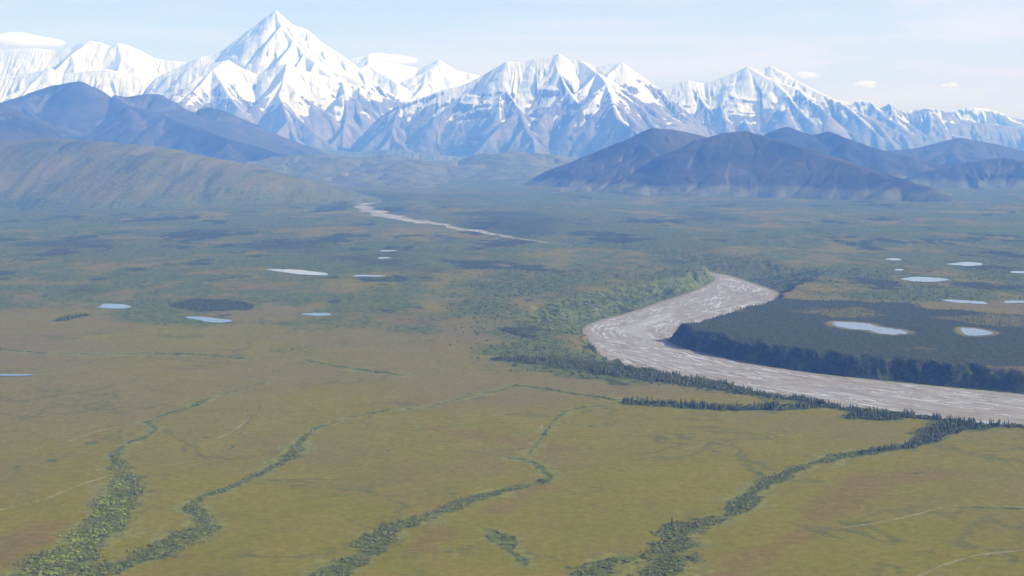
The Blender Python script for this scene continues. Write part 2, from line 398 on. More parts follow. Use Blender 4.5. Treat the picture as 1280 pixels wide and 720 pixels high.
LINES_RED = [strip([(900, 725, 14), (950, 692, 12), (1010, 668, 9), (1080, 658, 8)], 8), strip([(520, 688, 20), (550, 668, 18)], 8), strip([(415, 616, 5), (428, 615, 5)], 5),
             strip([(0, 700, 26), (60, 660, 20)], 20), strip([(1000, 660, 10), (1090, 600, 30), (1180, 592, 20)], 20), strip([(215, 698, 8), (260, 690, 10)], 8), strip([(540, 535, 14), (700, 560, 22)], 20), strip([(690, 590, 18), (620, 640, 8)], 8)]
# spruce stands: (outline strip, metres between stems, group, label)
STANDS = [
    (strip([(784, 503, 10), (850, 507, 15), (920, 511, 16), (985, 509, 16), (1045, 505, 14)], 12), 'grove'),
    (strip([(1072, 521, 16), (1100, 522, 20), (1130, 520, 13), (1165, 522, 12), (1195, 527, 16), (1214, 532, 12)], 12), 'mouth'),
    (strip([(1200, 527, 16), (1188, 535, 18), (1166, 542, 15), (1160, 551, 12), (1130, 560, 6), (1085, 566, 5), (1068, 568, 5)], 12), 'bend'),
    (strip([(1226, 535, 13), (1250, 532, 11), (1290, 535, 11), (1350, 542, 11)], 12), 'edge'),
    (strip([(640, 449, 26), (700, 453, 40), (760, 462, 46), (830, 472, 42), (900, 482, 32), (960, 491, 26), (1020, 500, 22), (1075, 514, 14), (1110, 518, 10), (1165, 523, 8)], 12), 'bank'),
    (strip([(748, 433, 20), (780, 449, 20), (830, 460, 18), (900, 474, 16), (960, 485, 14), (1040, 500, 10)], 12), 'bank'),
    (strip([(635, 412, 14), (662, 421, 14)], 12), 'bank'),
    (strip([(74, 401, 10), (92, 396, 14), (106, 394, 10)], 12), 'far'),
]
DARK = [  # dense dark spruce cover and one plain dark oval, outlines in photo pixels
    [(836, 415), (850, 405), (900, 393), (940, 383), (975, 373), (1060, 376), (1130, 380), (1180, 386), (1260, 392), (1400, 396), (1400, 480), (1280, 467), (1100, 455), (980, 436), (900, 425), (850, 420)],
    [(212, 380), (240, 374), (285, 374), (318, 381), (312, 387), (262, 389), (222, 385)],  # dark oval: ground colour darkened most strongly here, with a crisp edge
    [(78, 354), (100, 350), (130, 356), (128, 364), (100, 364)], [(0, 352), (48, 353), (60, 357), (30, 358), (0, 356)],
    [(30, 304), (70, 301), (118, 302), (112, 311), (60, 310)], [(178, 289), (280, 284), (330, 287), (270, 293), (190, 292)], [(340, 303), (400, 304), (402, 309), (350, 309)],
    [(545, 268), (600, 258), (680, 268), (740, 284), (700, 298), (640, 290), (590, 279)], [(400, 240), (540, 236), (640, 244), (600, 250), (480, 249)],
    [(840, 266), (870, 264), (900, 272), (880, 278), (850, 274)], [(960, 288), (1005, 284), (1066, 288), (1050, 294), (980, 293)], [(820, 322), (860, 330), (892, 338), (890, 343), (850, 336)],
    [(380, 315), (470, 318), (560, 330), (600, 340), (520, 342), (420, 330)], [(460, 395), (520, 396), (590, 404), (560, 408), (480, 401)]]
OPEN = [[(990, 390), (1020, 384), (1080, 384), (1102, 390), (1096, 398), (1040, 397)], [(1150, 396), (1240, 392), (1310, 397), (1310, 410), (1255, 410), (1200, 402)], [(1120, 434), (1145, 433), (1165, 437), (1130, 439)], [(1150, 458), (1230, 456), (1330, 458), (1330, 472), (1260, 468), (1180, 463)]]
BRUSHY = [[(640, 400), (700, 345), (800, 335), (880, 345), (890, 356), (860, 370), (790, 390), (728, 415), (740, 440), (690, 450), (640, 440), (600, 425)],
          [(-300, 400), (-300, 190), (1700, 190), (1700, 372), (1280, 380), (1000, 372), (900, 340), (700, 400), (600, 420), (520, 425), (430, 415), (330, 405), (200, 405), (120, 395)],
          [(600, 440), (640, 440), (745, 440), (800, 458), (880, 474), (1040, 502), (985, 506), (860, 488), (780, 479), (700, 470), (640, 462)]]
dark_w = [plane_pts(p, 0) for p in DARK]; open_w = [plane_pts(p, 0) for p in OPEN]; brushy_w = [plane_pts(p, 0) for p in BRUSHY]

def strip_field(X, Y, st, soft=1.0, rough=.45, seed=0):
    pts, w = st
    out = np.zeros(X.shape); mx = w.max() * 2.2 + 25
    m = (X > pts[:, 0].min() - mx) & (X < pts[:, 0].max() + mx) & (Y > pts[:, 1].min() - mx) & (Y < pts[:, 1].max() + mx)
    if not m.any(): return out
    x, y = X[m], Y[m]
    wob = fbm(x / 30, y / 30, 4, 51 + seed) * 14
    d, s, sg, T = poly_dist(x, y, pts)
    i = np.clip(T.astype(int), 0, len(w) - 2); f = T - i
    ww = w[i] * (1 - f) + w[i + 1] * f
    d = d + wob * np.minimum(1, ww / 12)
    ww = ww * np.clip(1 + rough * 2.6 * fbm(s / 55, s * 0 + seed, 3, 9), .15, 2)
    out[m] = sstep(d / np.maximum(ww, .4), 1.45, .35)
    return out
def poly_field(X, Y, P, soft):
    out = np.zeros(X.shape)
    m = (X > P[:, 0].min() - soft) & (X < P[:, 0].max() + soft) & (Y > P[:, 1].min() - soft) & (Y < P[:, 1].max() + soft)
    if m.any():
        s = signed(X[m], Y[m], P) + fbm(X[m] / (soft * 1.6), Y[m] / (soft * 1.6), 4, 63) * soft * 1.2
        out[m] = sstep(s, soft * .5, -soft * .5)
    return out
def cover(X, Y, sd, prof):
    X = np.asarray(X, float); Y = np.asarray(Y, float)
    creek = np.zeros(X.shape); sedge = np.zeros(X.shape); pale = np.zeros(X.shape); red = np.zeros(X.shape)
    for i, (k, st) in enumerate(CREEKS.items()):
        creek = np.maximum(creek, strip_field(X, Y, st, seed=i))
        wide = (st[0], st[1] * 1.6 + 7); f = strip_field(X, Y, wide, seed=i + 20)
        patch = sstep(fbm(X / 90, Y / 90, 3, 71 + i), -.12, .22)
        sedge = np.maximum(sedge, f * (.48 + .5 * patch))
    pl = plane_pts([(70, 705), (110, 672), (128, 645), (138, 618), (150, 600)], 0)
    yel = strip_field(X, Y, (pl, np.array([18, 20, 15, 12, 8.])), seed=4); sedge = np.maximum(sedge, yel * 1.6)
    for st in LINES_PALE: pale = np.maximum(pale, strip_field(X, Y, st, seed=3, rough=.8))
    for st in LINES_RED: red = np.maximum(red, strip_field(X, Y, (st[0], st[1] * 1.4), seed=6, rough=.8) * .4)
    thin = np.zeros(X.shape)
    for st in LINES_BRUSH: thin = np.maximum(thin, strip_field(X, Y, (st[0], st[1] * 1.3), seed=13, rough=.9))
    thin = thin * np.clip(.5 + fbm(X / 30, Y / 30, 3, 119), 0, 1)
    brushy = np.zeros(X.shape)
    bt = [160, 420, 40]
    for P, s in zip(brushy_w, bt): brushy = np.maximum(brushy, poly_field(X, Y, P, s))
    patch = fbm(X / 210, Y / 330, 5, 81, .6)
    patch2 = fbm(X / 900, Y / 700, 4, 87, .55)
    brush = brushy * np.clip(.70 + patch * 1.2 + patch2 * .8 + .5 * fbm(X / 70, Y / 110, 3, 83), 0, 1.1)
    far = sstep(Y, 3000, 5000)
    wood = np.zeros(X.shape)
    for P in dark_w:
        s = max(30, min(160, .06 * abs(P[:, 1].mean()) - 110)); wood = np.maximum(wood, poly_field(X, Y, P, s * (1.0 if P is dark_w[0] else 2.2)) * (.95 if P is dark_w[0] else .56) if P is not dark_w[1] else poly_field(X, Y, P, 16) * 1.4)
    wood = np.maximum(wood, brushy * sstep(fbm(X / 260, Y / 420, 5, 91, .6) + .5 * fbm(X / 1300, Y / 900, 3, 95) + .45 * fbm(X / 80, Y / 110, 3, 97), .08, .40) * .72)
    op = np.zeros(X.shape)
    for P in open_w: op = np.maximum(op, poly_field(X, Y, P, 40))
    wood = wood * (1 - .6 * op) * (1 - .55 * sstep(Y, 7300, 10000))
    bank = sstep(prof, .04, .25)
    brush = np.maximum(brush, bank * .85 * (1 - .35 * sstep(Y, 3600, 4200)))
    rs = (X > 250) & (Y < 3300) & (X * .6 + Y > 2700)          # the far-side bluff below the dark plateau
    wood = np.maximum(wood, np.where(rs, bank * (.55 + .5 * fbm(X / 40, Y / 40, 3, 99)), 0))
    for st, k in STANDS:
        wood = np.maximum(wood, strip_field(X, Y, st, seed=8) * .9); brush = np.maximum(brush, strip_field(X, Y, (st[0], st[1] * 1.6 + 4), seed=8) * .8)
    for P, c, r, lab in lake_polys:
        m = (np.abs(X - c[0]) < r + 60) & (np.abs(Y - c[1]) < r + 60)
        if m.any():
            s = signed(X[m], Y[m], P); sedge[m] = np.maximum(sedge[m], sstep(s, 25, 5) * .5); wood[m] *= sstep(s, 2, 25)
    dry = sstep(Y, 1500, 2300) * sstep(fbm(X / 700, Y / 500, 3, 101), -.35, .25) * (1 - sstep(Y, 2700, 3800) * .75)
    return dict(creek=creek, brush=np.maximum(np.maximum(brush, thin * .75), creek * np.clip(.85 + .8 * fbm(X / 35, Y / 35, 3, 111), 0, .95)), wood=wood, sedge=sedge, pale=pale, red=red, dry=dry)

# ------------------------------------------------------------------ ground sheet
az = np.concatenate([np.linspace(-75, -23.5, 70), np.arange(-23, 23.01, .045), np.linspace(23.5, 75, 70)])
vv = np.concatenate([np.linspace(745, 200, 560)])
rr = np.concatenate([np.linspace(30, 1110, 22), F * H / (vv - 165), np.geomspace(19600, 60000, 22)])
rr = np.unique(np.round(rr, 2))
AZ, RR = np.meshgrid(np.radians(az), rr)
GX, GY = (RR * np.sin(AZ)).ravel(), (RR * np.cos(AZ)).ravel()
SD = river_sd(GX, GY)
GZ, GP = ground_z(GX, GY, SD, True)
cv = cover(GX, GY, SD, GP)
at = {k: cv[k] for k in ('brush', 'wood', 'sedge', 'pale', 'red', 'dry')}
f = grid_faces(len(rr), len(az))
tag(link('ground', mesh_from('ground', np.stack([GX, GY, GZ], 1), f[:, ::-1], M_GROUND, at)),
    'olive and brown tundra plain with brush and woodland reaching to the mountains', 'ground', kind='structure')
del AZ, RR

# river sheet: its own fine grid, kept where the river runs; the banks rise through its margin
a2 = np.arange(-9, 30.01, .05); v2 = np.concatenate([np.linspace(580, 330, 420), np.linspace(329.6, 236, 230)])
r2 = F * (H + 35) / (v2 - 165)
A2, R2 = np.meshgrid(np.radians(a2), r2)
x, y = (R2 * np.sin(A2)).ravel(), (R2 * np.cos(A2)).ravel()
sd = river_sd(x, y); z = river_level(y)
ff = grid_faces(len(r2), len(a2)); ff = ff[(sd[ff].min(1) < 5)]
d_, s_, g_, t_ = np.zeros(len(x)), np.zeros(len(x)), np.ones(len(x)), None
m = sd < 60
d1, s1, g1, t1 = poly_dist(x[m], y[m], FLOW); d_[m] = d1 * g1; s_[m] = s1
V, ff, ra = compact(np.stack([x, y, z], 1), ff, dict(flow=np.stack([s_, d_, 0 * d_], 1), bank=-sd))
V[:, 2] += fbm(V[:, 0] / 35, V[:, 1] / 35, 3, 5) * .5
tag(link('river', mesh_from('river', V, ff[:, ::-1], M_RIVER, ra)), 'wide braided glacial river of grey gravel bars winding through the plain', 'river', kind='structure')

def fan(P, z):
    c = P.mean(0); n = len(P)
    V = np.vstack([np.column_stack([P, np.full(n, z)]), [[c[0], c[1], z]]])
    i = np.arange(n); return V, np.stack([i, (i + 1) % n, np.full(n, n)], 1)
for P, c, r, lab in lake_polys:
    V, ff = fan(P, 0.0)
    if V[0][0] * (V[1][1]) - V[1][0] * V[0][1] < 0: pass
    me = mesh_from('lake', V, ff, M_WATER)
    tag(link('lake', me), lab, 'lake', kind='structure')

# ------------------------------------------------------------------ mountains: networks of ridges
class Ridges:
    def __init__(s, seed): s.seg = []; s.rng = np.random.default_rng(seed); s.s0 = 0.0
    def line(s, P, k, a):
        for p, q in zip(P[:-1], P[1:]):
            L = math.dist(p[:2], q[:2]); s.seg.append((*p, *q, s.s0, L, k, a)); s.s0 += L
        s.s0 += 1000
    def skyline(s, pts, base, k, a, gap, run, sub=True, back=True, jag=0.0, spread=.75, bias=0.0):
        P = [at_depth(*p) for p in pts]
        Q = [P[0]]
        for p, q in zip(P[:-1], P[1:]):
            n = max(1, int(math.dist(p, q) / 350))
            for i in range(1, n + 1):
                t = i / n; j = s.rng.normal(0, jag) if i < n else 0
                w = s.rng.normal(0, 60) if i < n else 0
                Q.append((p[0] + (q[0] - p[0]) * t, p[1] + (q[1] - p[1]) * t + w, p[2] + (q[2] - p[2]) * t + j))
        s.line(Q, k, a)
        acc = gap
        for i in range(1, len(Q) - 1):
            acc += math.dist(Q[i][:2], Q[i - 1][:2])
            peak = Q[i][2] > Q[i - 1][2] and Q[i][2] > Q[i + 1][2]
            if acc > gap * s.rng.uniform(.7, 1.3) or (peak and acc > gap * .45):
                acc = 0
                s.spur(Q[i], s.rng.uniform(-spread, spread) + bias, base, k, a, run, sub)
                if back: s.spur(Q[i], math.pi + s.rng.uniform(-.6, .6), base, k, a, run, False)
    def spur(s, p, ang, base, k, a, run, sub):
        hgt = p[2] - base
        if hgt < 60: return
        L = hgt / run * s.rng.uniform(.8, 1.15); n = 7
        x, y = p[0], p[1]; P = [p]; dirs = []
        c = s.rng.uniform(1.0, 1.5)
        for i in range(1, n + 1):
            ang += s.rng.normal(0, .16)
            x += math.sin(ang) * L / n; y -= math.cos(ang) * L / n
            z = base + hgt * (1 - i / n) ** c + s.rng.normal(0, hgt * .015)
            P.append((x, y, z)); dirs.append(ang)
        s.line(P, k, a)
        if sub:
            for i in range(1, n - 1):
                for sg in (-1, 1):
                    if s.rng.random() < .8:
                        h2 = P[i][2] - base
                        l2 = min(h2 / (k * .72), L * .34) * s.rng.uniform(.6, 1.1)
                        an = dirs[i] + sg * s.rng.uniform(.55, 1.1); m = 3
                        xx, yy, zz = P[i]; B = [P[i]]
                        for j in range(m):
                            an += s.rng.normal(0, .15)
                            xx += math.sin(an) * l2 / m; yy -= math.cos(an) * l2 / m; zz -= l2 / m * k * s.rng.uniform(.55, .85)
                            B.append((xx, yy, zz))
                        s.line(B, k, a)
    def eval(s, X, Y, base):
        X, Y = X.ravel(), Y.ravel()
        best = np.full(X.shape, base - 60.0); S = np.zeros(X.shape); D = np.full(X.shape, 500.0)
        for x0, y0, z0, x1, y1, z1, s0, L, k, a in s.seg:
            rad = (max(z0, z1) - base + 60) / k + a
            m = np.nonzero((X > min(x0, x1) - rad) & (X < max(x0, x1) + rad) & (Y > min(y0, y1) - rad) & (Y < max(y0, y1) + rad))[0]
            if not len(m): continue
            px, py = X[m] - x0, Y[m] - y0; ex, ey = x1 - x0, y1 - y0
            t = np.clip((px * ex + py * ey) / (ex * ex + ey * ey + 1e-6), 0, 1)
            d = np.hypot(px - t * ex, py - t * ey)
            h = z0 + t * (z1 - z0) - k * (np.sqrt(d * d + a * a) - a)
            b = h > best[m]; mm = m[b]
            best[mm] = h[b]; S[mm] = s0 + t[b] * L; D[mm] = d[b]
        return best, S, D

def massif(name, label, ridges, u0, u1, y0, y1, dy, base, snowline, mat, warp=45, flute=.22, famp=64, frough=46, low=(0, 400), du=.9, soft=0.0, snowk=330.0):
    aa = np.arange(math.atan((u0 - 640) / F), math.atan((u1 - 640) / F), du / F)
    yy = np.arange(y0, y1, dy)
    T, Yg = np.meshgrid(np.tan(aa), yy); Xg = T * Yg
    nr, nc = Xg.shape
    wx = fbm(Xg / 700, Yg / 700, 4, 201) * warp; wy = fbm(Xg / 700, Yg / 700, 4, 231) * warp
    h, S, D = ridges.eval(Xg + wx, Yg + wy, base)
    Xf, Yf = Xg.ravel(), Yg.ravel()
    n1 = np.abs(perlin(S / 95, D / 700 + 3, 301)); n2 = np.abs(perlin(S / 38, D / 260, 311))
    amp = np.minimum(D * flute, famp)
    amp = amp * (.62 + .38 * (1 - sstep(h, 750, 1250))) * (.35 + 1.1 * sstep(fbm(Xf / 1400, Yf / 1400, 3, 303), -.25, .35))
    h = h - amp * (n1 * 1.5 + n2 * .8 + np.abs(perlin(S / 17, D / 120, 315)) * .35)
    rg = fbm(Xf / 420, Yf / 420, 6, 321, .58); h = h + rg * np.minimum(frough * 1.7, 8 + D * .22)
    Hh = h.reshape(nr, nc)
    gy = np.gradient(Hh, axis=0) / dy; dx = Yg * du / F
    gx = np.gradient(Hh, axis=1) / dx
    slope = np.hypot(gx, gy)
    # concavity at gully scale
    def blur(a, k):
        for ax in (0, 1):
            c = np.cumsum(np.concatenate([np.repeat(np.take(a, [0], ax), k + 1, ax), a, np.repeat(np.take(a, [-1], ax), k, ax)], ax), ax)
            a = (np.take(c, np.arange(2 * k + 1, c.shape[ax]), ax) - np.take(c, np.arange(0, c.shape[ax] - 2 * k - 1), ax)) / (2 * k + 1)
        return a
    if soft: Hh = Hh * (1 - soft) + blur(Hh, 3) * soft
    conc = blur(Hh, 4) - Hh
    snow = (Hh - snowline) / snowk + np.clip(conc / 22, -.5, .7) - np.clip(slope - .80, 0, 2) * 1.0 + .35 * fbm(Xg / 1500, Yg / 1500, 3, 341) + ((.5 - n1) * .9 + (.4 - n2) * .5).reshape(nr, nc) * .8
    lowm = 1 - sstep(Hh, low[0], low[1])
    scree = sstep(fbm(Xg / 500, Yg / 500, 3, 351) * .8 + conc / 40 + (slope - .5) * .5, .1, .5)
    ff = grid_faces(nr, nc)
    hv = Hh.ravel(); ff = ff[hv[ff].max(1) > base - 45]
    V, ff, at = compact(np.stack([Xf, Yf, hv], 1), ff, dict(flute=np.stack([S, D, 0 * D], 1), snow=snow.ravel(), low=lowm.ravel(), scree=scree.ravel()))
    return tag(link(name, mesh_from(name, V, ff, mat, at)), label, 'mountain' if 'mountain' in name else 'hill', kind='structure')

def pts(Y, s): return [(u, v, Y) for u, v in s]
B = 60.0
r = Ridges(1)
r.skyline(pts(24600, [(-420, 70), (-330, 88), (-250, 66), (-160, 78), (-80, 60), (-30, 66), (10, 62), (40, 60), (70, 63), (90, 58), (105, 52), (112, 51), (126, 53), (139, 58), (146, 53), (160, 57), (176, 63), (190, 71), (205, 75), (225, 77), (250, 80)]), B, .85, 12, 900, .5, jag=12)
r.skyline(pts(23300, [(-300, 112), (-200, 100), (-100, 108), (-20, 96), (20, 95), (50, 88), (62, 84), (80, 92), (110, 88), (135, 86), (160, 92), (190, 98)]), B, .85, 12, 600, .5, jag=14)
massif('mountain', 'long snowy mountain ridge at far left behind the dark foothills', r, -430, 300, 19800, 26200, 30, B, 640, M_SNOW)
r = Ridges(12)
r.skyline([(u, v, 23000 + abs(u - 345) * -3) for u, v in [(176, 120), (196, 96), (215, 88), (240, 76), (250, 71), (265, 69), (285, 60), (300, 46), (320, 30), (335, 19), (345, 12.5), (350, 17), (360, 29), (367, 31), (385, 37), (392, 44), (410, 58), (430, 71), (452, 88), (475, 108), (500, 124), (530, 140)]], 1150, .92, 8, 700, .72, jag=10, bias=.1)
r.spur(at_depth(346, 14, 22965), .35, 1000, .92, 8, .62, True)
r.skyline(pts(21300, [(170, 128), (195, 104), (215, 93), (238, 84), (262, 80), (285, 74), (300, 84), (322, 93), (345, 84), (360, 79), (378, 88), (400, 93), (425, 101), (450, 109), (478, 119), (500, 129), (535, 146)]), B, .84, 8, 560, .50, jag=12, bias=.1)
massif('mountain', 'tallest pyramid-shaped snow mountain, left of centre', r, 150, 560, 17600, 25500, 26, B, 760, M_SNOW)
r = Ridges(13)
r.skyline(pts(25200, [(380, 85), (400, 80), (430, 76), (440, 74), (455, 72), (463, 69), (470, 74), (505, 81), (530, 87), (537, 80), (549, 74.5), (557, 80), (570, 87), (590, 92), (620, 100), (660, 112), (720, 125)]), 700, .62, 14, 1000, .4, jag=6)
massif('mountain', 'low pale snow ridge with one small point between the two biggest mountains', r, 370, 740, 21800, 26600, 30, B, 400, M_SNOW)
r = Ridges(14)
r.skyline(pts(19500, [(480, 142), (500, 131), (520, 125), (545, 115), (565, 110), (582, 105), (600, 96), (617, 85), (633, 77), (655, 78), (668, 73), (690, 70), (698, 66.5), (710, 74), (722, 73), (733, 78), (743, 84), (755, 81), (778, 77), (790, 86), (805, 97), (823, 111), (840, 125), (860, 140), (885, 160)]), B, .85, 8, 560, .48, jag=9, bias=.1)
massif('mountain', 'broad many-peaked snow mountain at centre above the river valley', r, 440, 920, 14800, 21800, 24, B, 700, M_SNOW)
r = Ridges(15)
r.skyline(pts(20800, [(770, 150), (800, 126), (830, 109), (845, 104), (860, 100), (880, 103), (900, 98), (920, 90), (935, 83), (943, 86), (955, 86), (963, 82), (970, 86), (985, 92), (1000, 105), (1020, 118), (1045, 128), (1060, 137), (1080, 150), (1100, 165)]), B, .85, 8, 900, .48, jag=9, bias=.35, spread=.5)
r.spur(at_depth(965, 82, 20800), .75, B, .8, 8, .45, True); r.spur(at_depth(890, 101, 20800), .5, B, .8, 8, .45, True)
massif('mountain', 'snow mountain right of centre with shaded left face behind dark foothills', r, 740, 1150, 16500, 23000, 26, B, 670, M_SNOW)
r = Ridges(16)
r.skyline(pts(22000, [(1010, 135), (1030, 127), (1045, 125), (1060, 127), (1075, 125), (1085, 125), (1098, 136), (1112, 129), (1122, 138), (1140, 138), (1160, 134), (1175, 138), (1188, 143), (1200, 149), (1215, 153), (1240, 155), (1280, 160), (1340, 150), (1400, 165), (1500, 150), (1600, 170), (1700, 160)]), B, .8, 10, 600, .46, jag=10)
massif('mountain', 'low snow-streaked mountain range at far right', r, 990, 1720, 17800, 24000, 28, B, 660, M_SNOW)
r = Ridges(17)
r.skyline(pts(25800, [(1150, 155), (1190, 138), (1210, 134), (1230, 135), (1250, 140), (1270, 148), (1300, 154), (1350, 160)]), B, .6, 40, 1200, .42, jag=6)
massif('mountain', 'low snow-covered mountain peeping up behind the far right range', r, 1130, 1380, 22800, 27200, 36, B, 640, M_SNOW)

B2 = 20.0
FOOT = [
    ('dark blue hill cut by the left edge, right above the green hill', 11500, [(-400, 120), (-260, 128), (-140, 112), (-60, 118), (0, 129), (15, 138), (40, 154), (65, 170), (95, 186), (140, 205)], (-420, 190, 8600, 13200), 0),
    ('blue-brown hill with a twin crest below the far left snow ridge', 14500, [(-300, 150), (-150, 140), (-60, 135), (0, 128), (40, 115), (70, 106), (98, 101), (113, 107), (137, 117), (160, 121), (182, 117), (197, 117), (213, 125), (237, 138), (257, 133), (280, 138), (300, 151), (330, 164), (370, 182), (420, 203)], (-320, 470, 10800, 16500), 0),
    ('left dome of the dark foothills right of the valley', 10200, [(690, 232), (720, 215), (745, 197), (775, 179), (800, 167), (818, 159), (840, 161), (873, 168), (900, 178), (940, 196), (980, 215)], (620, 1010, 6400, 12000), 0),
    ('dark foothill with steep shaded left flank and rounded top, right of the dome', 9300, [(800, 218), (835, 196), (873, 174), (907, 166), (932, 163), (960, 176), (1000, 195), (1050, 215), (1110, 236), (1160, 252)], (620, 1190, 6400, 11000), 0),
    ('pointed dark foothill behind the others below the right snow mountain', 11300, [(920, 190), (960, 174), (985, 158), (1010, 170), (1035, 164), (1070, 180), (1105, 195), (1150, 215), (1200, 230)], (900, 1230, 8400, 13200), 0),
    ('long low foothill under the far right snow range', 13000, [(1050, 192), (1105, 188), (1150, 184), (1200, 172), (1240, 179), (1280, 189), (1350, 180), (1430, 190), (1500, 182)], (1030, 1540, 9800, 15000), 0),
    ('low foothill at the right edge in front of the long low one', 10000, [(1110, 228), (1150, 216), (1200, 204), (1255, 196), (1300, 205), (1370, 196), (1450, 206), (1540, 215)], (1080, 1600, 7400, 11800), 0),
    ('low bluish spur below the central snow mountain at the valley head', 15600, [(270, 206), (330, 191), (390, 184), (440, 190), (480, 186), (530, 191), (580, 197), (620, 190), (680, 199), (730, 212)], (250, 760, 11600, 17400), 0),
    ('low mound on the plain right of the upstream gravel river', 8300, [(570, 268), (600, 256), (640, 247), (685, 248), (730, 258), (770, 268)], (540, 800, 6900, 9800), 1),
    ('broad gentle apron below the central snow mountain', 12400, [(500, 212), (560, 200), (600, 192), (640, 188), (690, 193), (740, 207)], (520, 770, 9400, 14000), 1),
    ('low green shelf at the foot of the tallest mountain', 11800, [(310, 206), (360, 194), (410, 192), (450, 197), (490, 193), (540, 207)], (310, 560, 9000, 13400), 1),
]
for i, (lab, Y, sk, (u0, u1, y0, y1), sn) in enumerate(FOOT):
    r = Ridges(40 + i)
    r.skyline(pts(Y, sk), (B2, -10)[sn], (.44, .16)[sn], (30, 90)[sn], 520, (.20, .12)[sn], jag=6, back=False, spread=.9)
    massif('hill', lab, r, u0, u1, y0, y1, 20, (B2, -10)[sn], 3000, M_FOOT, warp=50, flute=.14, famp=30, frough=28, low=((0, 120), (400, 900))[lab.startswith(('low bluish', 'broad', 'low green', 'low mound'))], du=.95, soft=.3)

# green hill on the left: same tundra cover as the plain
r = Ridges(60); r.line(HILL, .30, 380)
aa = np.arange(math.atan((-460 - 640) / F), math.atan((640 - 640) / F), 1.0 / F); yy = np.concatenate([np.arange(4800, 9600, 18), np.arange(9600, 13500, 60)])
T, Yg = np.meshgrid(np.tan(aa), yy); Xg = (T * Yg).ravel(); Yg = Yg.ravel()
h, S, D = r.eval(Xg, Yg, -60)
h = h + fbm(Xg / 500, Yg / 500, 4, 401) * 14 + (ridged(Xg / 170, Yg / 900, 3, 411) - .5) * 8
gz = plain_z(Xg, Yg); low = sstep(h - gz, 120, -20)
h = h - 6
pa = fbm(Xg / 130, Yg / 700, 5, 421, .6) * .8 + fbm(Xg / 500, Yg / 500, 3, 423) * .5
at = dict(brush=np.clip(.50 + pa * .5 + .25 * low, 0, 1), wood=sstep(pa + .6 * fbm(Xg / 120, Yg / 700, 4, 431), -.25, .50) * .55, sedge=0 * h, pale=0 * h, red=0 * h, dry=.55 + .45 * sstep(fbm(Xg / 600, Yg / 400, 3, 441), -.2, .3))
ff = grid_faces(len(yy), len(aa)); ff = ff[(h - gz)[ff].max(1) > -14]
V, ff, at = compact(np.stack([Xg, Yg, h], 1), ff, at)
tag(link('hill', mesh_from('hill', V, ff, M_GROUND, at)), 'smooth rounded green-brown hill in front of the left foothills', 'hill', kind='structure')

# ------------------------------------------------------------------ plants
def cone_tree(tiers, sides, seed):
    g = np.random.default_rng(seed); V = []; Fc = []
    for i in range(tiers):
        z0 = .06 + .86 * i / tiers * .98; z1 = min(1.0, z0 + 1.55 * .9 / tiers); r0 = .17 * (1 - i / (tiers + .25)) ** .8 * g.uniform(.8, 1.2)
        b = len(V); a0 = g.uniform(0, 6)
        for k in range(sides):
            a = a0 + 2 * math.pi * k / sides; rr_ = r0 * g.uniform(.6, 1.25)
            V.append((math.cos(a) * rr_, math.sin(a) * rr_, z0 + g.uniform(-.03, .02)))
        V.append((g.uniform(-.008, .008), g.uniform(-.008, .008), z1))
        for k in range(sides): Fc.append((b + k, b + (k + 1) % sides, b + sides))
    return np.array(V), np.array(Fc)
def shrub_shape(n, size, seed):
    g = np.random.default_rng(seed); V = []; Fc = []
    lob = [(g.uniform(-.55, .55), g.uniform(-.55, .55), g.uniform(.25, .6), g.uniform(.3, .5)) for _ in range(5)]
    for i in range(n):
        lx, ly, lz, lr = lob[i % 5]
        d = g.normal(0, 1, 3); d /= np.linalg.norm(d); d[2] = abs(d[2]) * .9 - .15
        p = np.array([lx, ly, lz]) + d * lr * g.uniform(.75, 1.05)
        p[2] = max(p[2], .04)
        t1 = np.cross(d, g.normal(0, 1, 3)); t1 /= np.linalg.norm(t1); t2 = np.cross(d, t1)
        b = len(V); s = size * g.uniform(.6, 1.3)
        for q in (t1, -.5 * t1 + .85 * t2, -.5 * t1 - .85 * t2): V.append(tuple(p + q * s))
        Fc.append((b, b + 1, b + 2))
    return np.array(V), np.array(Fc)
def scatter_mesh(name, shapes, X, Y, Z, sx, sz, mat, label, cat):
    Vs, Fs, off = [], [], 0
    which = rng.integers(0, len(shapes), len(X)); ang = rng.uniform(0, 2 * math.pi, len(X))
    for k, (V, Fc) in enumerate(shapes):
        m = which == k; n = int(m.sum())
        if not n: continue
        c, s = np.cos(ang[m])[:, None], np.sin(ang[m])[:, None]; w = sx[m][:, None]
        vx = X[m][:, None] + (V[None, :, 0] * c - V[None, :, 1] * s) * w
        vy = Y[m][:, None] + (V[None, :, 0] * s + V[None, :, 1] * c) * w
        vz = Z[m][:, None] + V[None, :, 2] * sz[m][:, None]
        Vs.append(np.stack([vx, vy, vz], -1).reshape(-1, 3))
        Fs.append((Fc[None] + (np.arange(n) * len(V))[:, None, None] + off).reshape(-1, 3)); off += n * len(V)
    return tag(link(name, mesh_from(name, np.vstack(Vs), np.vstack(Fs), mat, smooth=False)), label, cat, kind='stuff')

